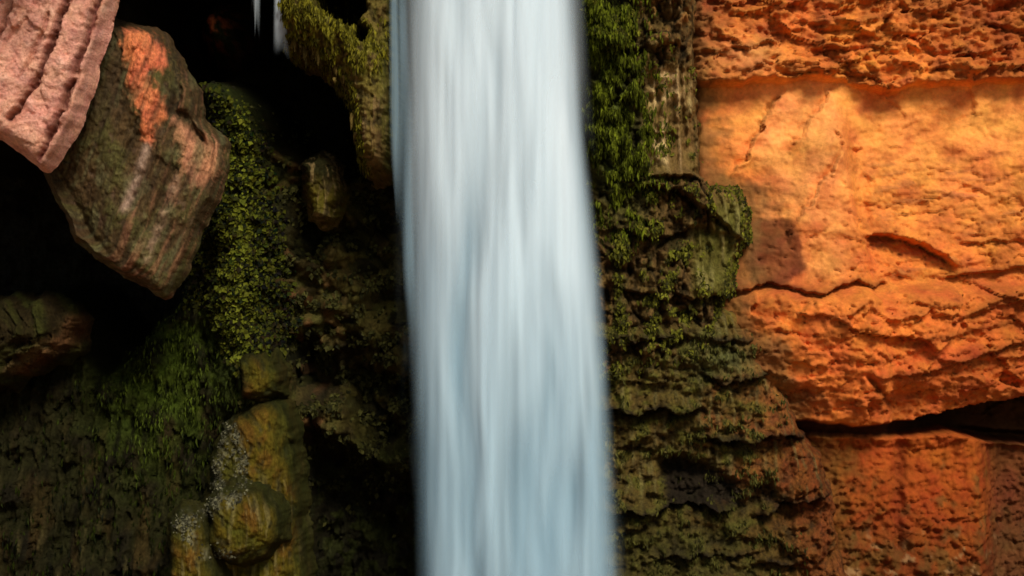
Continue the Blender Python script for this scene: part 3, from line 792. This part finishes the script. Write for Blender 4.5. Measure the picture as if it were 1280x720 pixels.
# scattered tufts on the dark wall by the falls
Wm = (lump + sst(420, 460, V) * sst(360, 400, U)) * sst(.0, .3, fbm(U / 26, V / 26, 3, 166)) * sst(540, 500, U) * sst(700, 560, V)
n = 3500
i, j = CL.pick(Wm, n, r)
P = CL.world()[i, j] + np.stack([r.normal(0, .015, n), -.01 - r.random(n) * .07, r.normal(0, .015, n)], -1)
cc = np.array([.07, .066, .016]) * (.2 + 1.2 * r.random((n, 1)) ** 2)
tag(leaves('moss', M_moss, P, .05 + .05 * r.random(n), 1, cc, r, None, .7, .9, .9), 'sparse olive moss on the dark lumpy wall just left of the waterfall', 'moss', kind='stuff')

# bulbous column, bottom left
col = empty('travertine_column', 310, 960, 0, 'olive bulbous travertine column with a pale crust, standing at the bottom left', 'rock formation')


CRUST = [[(276, 530), (284, 560), (270, 600), (276, 622)], [(286, 530), (304, 545), (310, 580), (302, 612), (290, 625)], [(276, 622), (258, 640), (236, 652), (222, 652)], [(232, 640), (242, 670)], [(262, 690), (290, 692)]]


def col_bulb(U, V, d, w1, w2, fl):
    c = np.zeros(U.shape + (3,)) + np.array([.085, .062, .006])
    c = mixc(c, (.12, .062, .009), sst(.05, .35, w1))
    c = mixc(c, (.19, .15, .05), sst(.1, .35, fl) * sst(560, 620, V) * .6)
    c = mixc(c, (.05, .055, .008), sst(.0, .3, -w1) * .6)
    c = mixc(c, (.035, .03, .012), sst(.15, .45, -w2) * .7)
    for pts in CRUST: c = mixc(c, (.24, .22, .12), line(pts, U + 8 * w2, V, 7) * sst(-.15, .15, fbm(U / 6, V / 7, 3, 640)) * .8)
    return mixc(c, (.018, .02, .005), sst(16, 0, d + 8 * w2) * .85)
o, S1 = bump_rock('upper_knob', [(300, 450), (330, 440), (352, 462), (350, 490), (330, 500), (304, 496)], -.1, None, None, col_bulb, M_trav, 171, .3, 20, 10, .3, 7, 16, .05, .04, 1.3, col, .02)
o, S2 = bump_rock('shaft', [(300, 520), (320, 506), (345, 500), (362, 520), (372, 580), (376, 650), (384, 740), (386, 960), (250, 960), (252, 660), (262, 620), (270, 560)], -.05, None, None, col_bulb, M_trav, 181, .5, 44, 10, .35, 9, 26, .07, .05, 1.4, col, .015)
o, S3 = bump_rock('bulge', [(262, 632), (276, 612), (300, 604), (330, 612), (352, 640), (352, 672), (332, 694), (300, 706), (276, 698), (262, 676)], -.75, None, None, col_bulb, M_trav, 191, .4, 34, 9, .3, 6, 22, .04, .05, 1.3, col, .01)
o, S4 = bump_rock('foot', [(214, 650), (226, 636), (248, 640), (262, 664), (268, 700), (276, 730), (280, 960), (214, 960)], -.85, None, None, col_bulb, M_trav, 201, .35, 26, 9, .3, 6, 22, .04, .06, 1.3, col, .01)
# pale crust: small flakes of lime
r = np.random.default_rng(41)
n = 1500
cp = CRUST
pu, pv = [], []
for q in range(n):
    seg = cp[r.choice(5, p=[.28, .3, .26, .1, .06])]; k = r.random() * (len(seg) - 1); a = int(k)
    pu.append(mix(seg[a][0], seg[a + 1][0], k - a) + r.normal(0, 5)); pv.append(mix(seg[a][1], seg[a + 1][1], k - a) + r.normal(0, 5))
pu = np.array(pu); pv = np.array(pv)
keep = fbm(pu / 9, pv / 9, 2, 5) > -.12; pu = pu[keep]; pv = pv[keep]; n = len(pu)
# put every flake on whichever lobe lies in front there
best = np.full(n, 9.); PP = np.zeros((n, 3))
for Sx in (S2, S3, S4):
    # image spot -> this sheet's own spot
    i, j = Sx.at(pu, pv); w = Sx.world()[i, j]
    ok = Sx.keep[i, j] & (w[:, 1] < best) & (pu > Sx.u[0]) & (pu < Sx.u[-1]) & (pv > Sx.v[0]) & (pv < Sx.v[-1])
    best = np.where(ok, w[:, 1], best); PP[ok] = w[ok]
g_ = best < 5; PP = PP[g_]; n = len(PP); PP[:, 1] -= .01 + .02 * r.random(n)
cc = np.array([.17, .16, .09]) * (.15 + 1.0 * r.random((n, 1)) ** 2)
leaves('lime_crust', M_moss, PP, .015 + .03 * r.random(n) ** 2, .5, cc, r, col, .9, .6, 1.5)

# knob hanging in the alcove
def col_knob(U, V, d, w1, w2, fl):
    c = np.zeros(U.shape + (3,)) + np.array([.09, .07, .009])
    c = mixc(c, (.02, .018, .005), sst(245, 215, V + 10 * w2))
    return mixc(mixc(c, (.19, .13, .05), sst(.05, .3, fl)), (.05, .035, .012), sst(.1, .4, -w2))
bump_rock('stone_knob', [(380, 205), (398, 196), (414, 204), (421, 236), (419, 258), (412, 272), (402, 277), (391, 268), (386, 244)], .2, 'small rounded yellow stone knob on the dark wall, below the travertine arch', 'rock', col_knob, M_trav, 219, .22, 14, 10, .5, 7, 12, .05, .05, 1.2)

# ================================================================== 8. the water
def curtain(name, parent, y0, vs, le, re, nu, seed, alpha, colf, bow=.5, dv=9, fl=.05, y_drop=-.0006):
    """a sheet of falling water between two edges (functions of v); alpha(s, v, noise) is its density"""
    v = np.arange(vs[0], vs[1] + dv, dv, float); s = np.linspace(0, 1, nu)
    Sg, Vg = np.meshgrid(s, v)
    el = np.interp(Vg, *zip(*le)); er = np.interp(Vg, *zip(*re))
    wdt = er - el
    Ug = el + wdt * Sg
    a = fbm(Ug / 60 + .4 * fbm(Sg * 3, Vg / 300, 2, seed + 50), Vg / 520, 3, seed)
    b = fbm(Ug / 20 + .5 * a, Vg / 380, 2, seed + 9)
    k = (DIST + y0) / DIST
    Yg = y0 - bow * (1 - (2 * Sg - 1) ** 2) - fl * a - .4 * fl * b + y_drop * (Vg - 360)
    Wd = np.stack([(Ug - 640) / 100 * k, Yg, (360 - Vg) / 100 * k], -1)
    al = alpha(Sg, Vg, a, b)
    cl = colf(Sg, Vg, a, b)
    idx = np.arange(Sg.size).reshape(Sg.shape)
    q = np.stack([idx[:-1, :-1], idx[1:, :-1], idx[1:, 1:], idx[:-1, 1:]], -1).reshape(-1, 4)
    return mesh_obj(name, Wd.reshape(-1, 3), q, cl.reshape(-1, 3), M_water, parent, True, np.clip(al, 0, 1).ravel())


LE = [(-260, 501), (0, 502), (120, 503), (250, 500), (350, 501), (450, 506), (560, 511), (720, 514), (980, 520)]
RE = [(-260, 716), (0, 722), (120, 730), (200, 738), (350, 755), (450, 762), (560, 768), (720, 774), (980, 782)]
wf = empty('waterfall', 640, 980, 0, 'tall white waterfall pouring straight down the middle of the cliff', 'waterfall')


def edge_a(S, l, r): return sst(0, l, S) * sst(0, r, 1 - S)


def c_back(S, V, a, b):
    c = np.zeros(S.shape + (3,)) + np.array([.31, .48, .58])
    c = mixc(c, (.15, .27, .36), sst(.0, .4, -a) * .6)
    return mixc(c, (.58, .75, .85), sst(420, 0, V) * .9)


def c_front(S, V, a, b):
    c = np.zeros(S.shape + (3,)) + np.array([.53, .72, .81])
    return mixc(c, (.81, .92, .97), sst(680, 60, V))


def c_thread(S, V, a, b): return np.zeros(S.shape + (3,)) + np.array([.40, .58, .68])


curtain('back_sheet', wf, -.95, (-260, 980), [(v, u + 4) for v, u in LE], RE, 200, 301,
        lambda S, V, a, b: edge_a(S, .15, .13) * np.clip(.90 + .7 * a + .3 * b + .1 * sst(400, 0, V), .3, 1), c_back, .35)
curtain('front_sheet', wf, -1.12, (-260, 980), [(v, u + 2) for v, u in LE], [(v, u + 1) for v, u in RE], 240, 311,
        lambda S, V, a, b: edge_a(S, .22, .16) * np.clip(.66 + .34 * sst(420, 0, V) - .22 * sst(380, 720, V) + 1.15 * a + .3 * b, .05, 1), c_front, .4, fl=.08)
curtain('veil', wf, -1.24, (-260, 980), [(v, u - 12) for v, u in LE], [(v, u + 13) for v, u in RE], 240, 331,
        lambda S, V, a, b: edge_a(S, .3, .16) * np.clip(.08 + .3 * sst(300, 0, V) + .8 * a + .25 * b, 0, .6), c_front, .4, fl=.1)
# loose threads on the left edge
curtain('thread', wf, -1.0, (-260, 980), [(-260, 482), (0, 484), (200, 484), (470, 497), (720, 506), (980, 512)], [(-260, 514), (0, 516), (250, 518), (470, 530), (720, 542), (980, 548)], 70, 341,
        lambda S, V, a, b: edge_a(S, .2, .2) * np.clip(.16 + .7 * b + .4 * a, .0, .4) * sst(480, 300, V), c_thread, .05)

trk = 'thin threads of water left of the falls'
for nm, u0, u1, v0, vend, a0, lab, sd, yd in (
        ('water_thread', 338, 364, -240, 72, .55, 'wider short water thread falling beside the left end of the travertine arch', 351, -.9),
        ('water_thread', 310, 325, -240, 58, .3, 'faint thinner water thread further from the travertine arch, over the black hollow', 361, -.9),
        ('water_thread', 358, 368, 486, 592, .16, 'faint low trickle of water down the right side of the bulbous travertine column', 371, -.75)):
    o = curtain(nm, None, yd, (v0, vend), [(v0, u0 + 3), (vend, u0)], [(v0, u1), (vend, u1 - 2)], 40, sd,
                lambda S, V, a, b: edge_a(S, .3, .3) * np.clip(a0 + .9 * b + .5 * a, 0, .8) * sst(vend, vend - 45, V + 20 * b) * (sst(v0, v0 + 40, V) if v0 > 0 else 1), c_front, .04, 4, .03)
    tag(o, lab, 'water thread', trk)

# ================================================================== ground, light, camera
def flat(name, z, x0, x1, y0, y1, n, colr, mat, amp, seed):
    x, y = np.meshgrid(np.linspace(x0, x1, n), np.linspace(y0, y1, n))
    zz = z + amp * fbm(x / 3, y / 3, 4, seed)
    idx = np.arange(n * n).reshape(n, n)
    q = np.stack([idx[:-1, :-1], idx[:-1, 1:], idx[1:, 1:], idx[1:, :-1]], -1).reshape(-1, 4)
    return mesh_obj(name, np.stack([x, y, zz], -1).reshape(-1, 3), q, np.zeros((n * n, 3)) + np.array(colr), mat)


tag(flat('ground', -6.5, -60, 60, -80, 8, 220, (.30, .17, .09), M_sand, .25, 401), kind='structure')

SUN_EL, SUN_AZ = math.radians(40), math.radians(18)     # azimuth to the right of straight behind the camera
d = np.array([math.sin(SUN_AZ) * math.cos(SUN_EL), -math.cos(SUN_AZ) * math.cos(SUN_EL), math.sin(SUN_EL)])
from mathutils import Vector
sl = bpy.data.lights.new('sun', 'SUN'); sl.energy = 3.5; sl.angle = math.radians(18); sl.color = (1, .93, .82)
so = bpy.data.objects.new('sun', sl); COL.objects.link(so)
so.rotation_euler = Vector(d).to_track_quat('Z', 'Y').to_euler(); so.location = (10, -20, 20)
w = bpy.data.worlds.new('World'); SC.world = w; w.use_nodes = True
nt = w.node_tree; sky = nt.nodes.new('ShaderNodeTexSky'); sky.sky_type = 'NISHITA'; sky.sun_disc = False
sky.sun_elevation = SUN_EL; sky.sun_rotation = math.atan2(d[0], d[1])
nt.links.new(sky.outputs[0], nt.nodes['Background'].inputs[0]); nt.nodes['Background'].inputs[1].default_value = .065

cam = bpy.data.cameras.new('camera'); co = bpy.data.objects.new('camera', cam); COL.objects.link(co)
co.location = (0, -DIST, 0); co.rotation_euler = (math.radians(90), 0, 0)
cam.sensor_width = 36; cam.lens = 36 * DIST / 12.8; cam.clip_end = 500
SC.camera = co
SC.view_settings.view_transform = 'Standard'; SC.view_settings.look = 'None'; SC.view_settings.exposure = 0
SC.cycles.use_denoising = True
SC.cycles.transparent_max_bounces = 16
SC.cycles.filter_width = 1.6
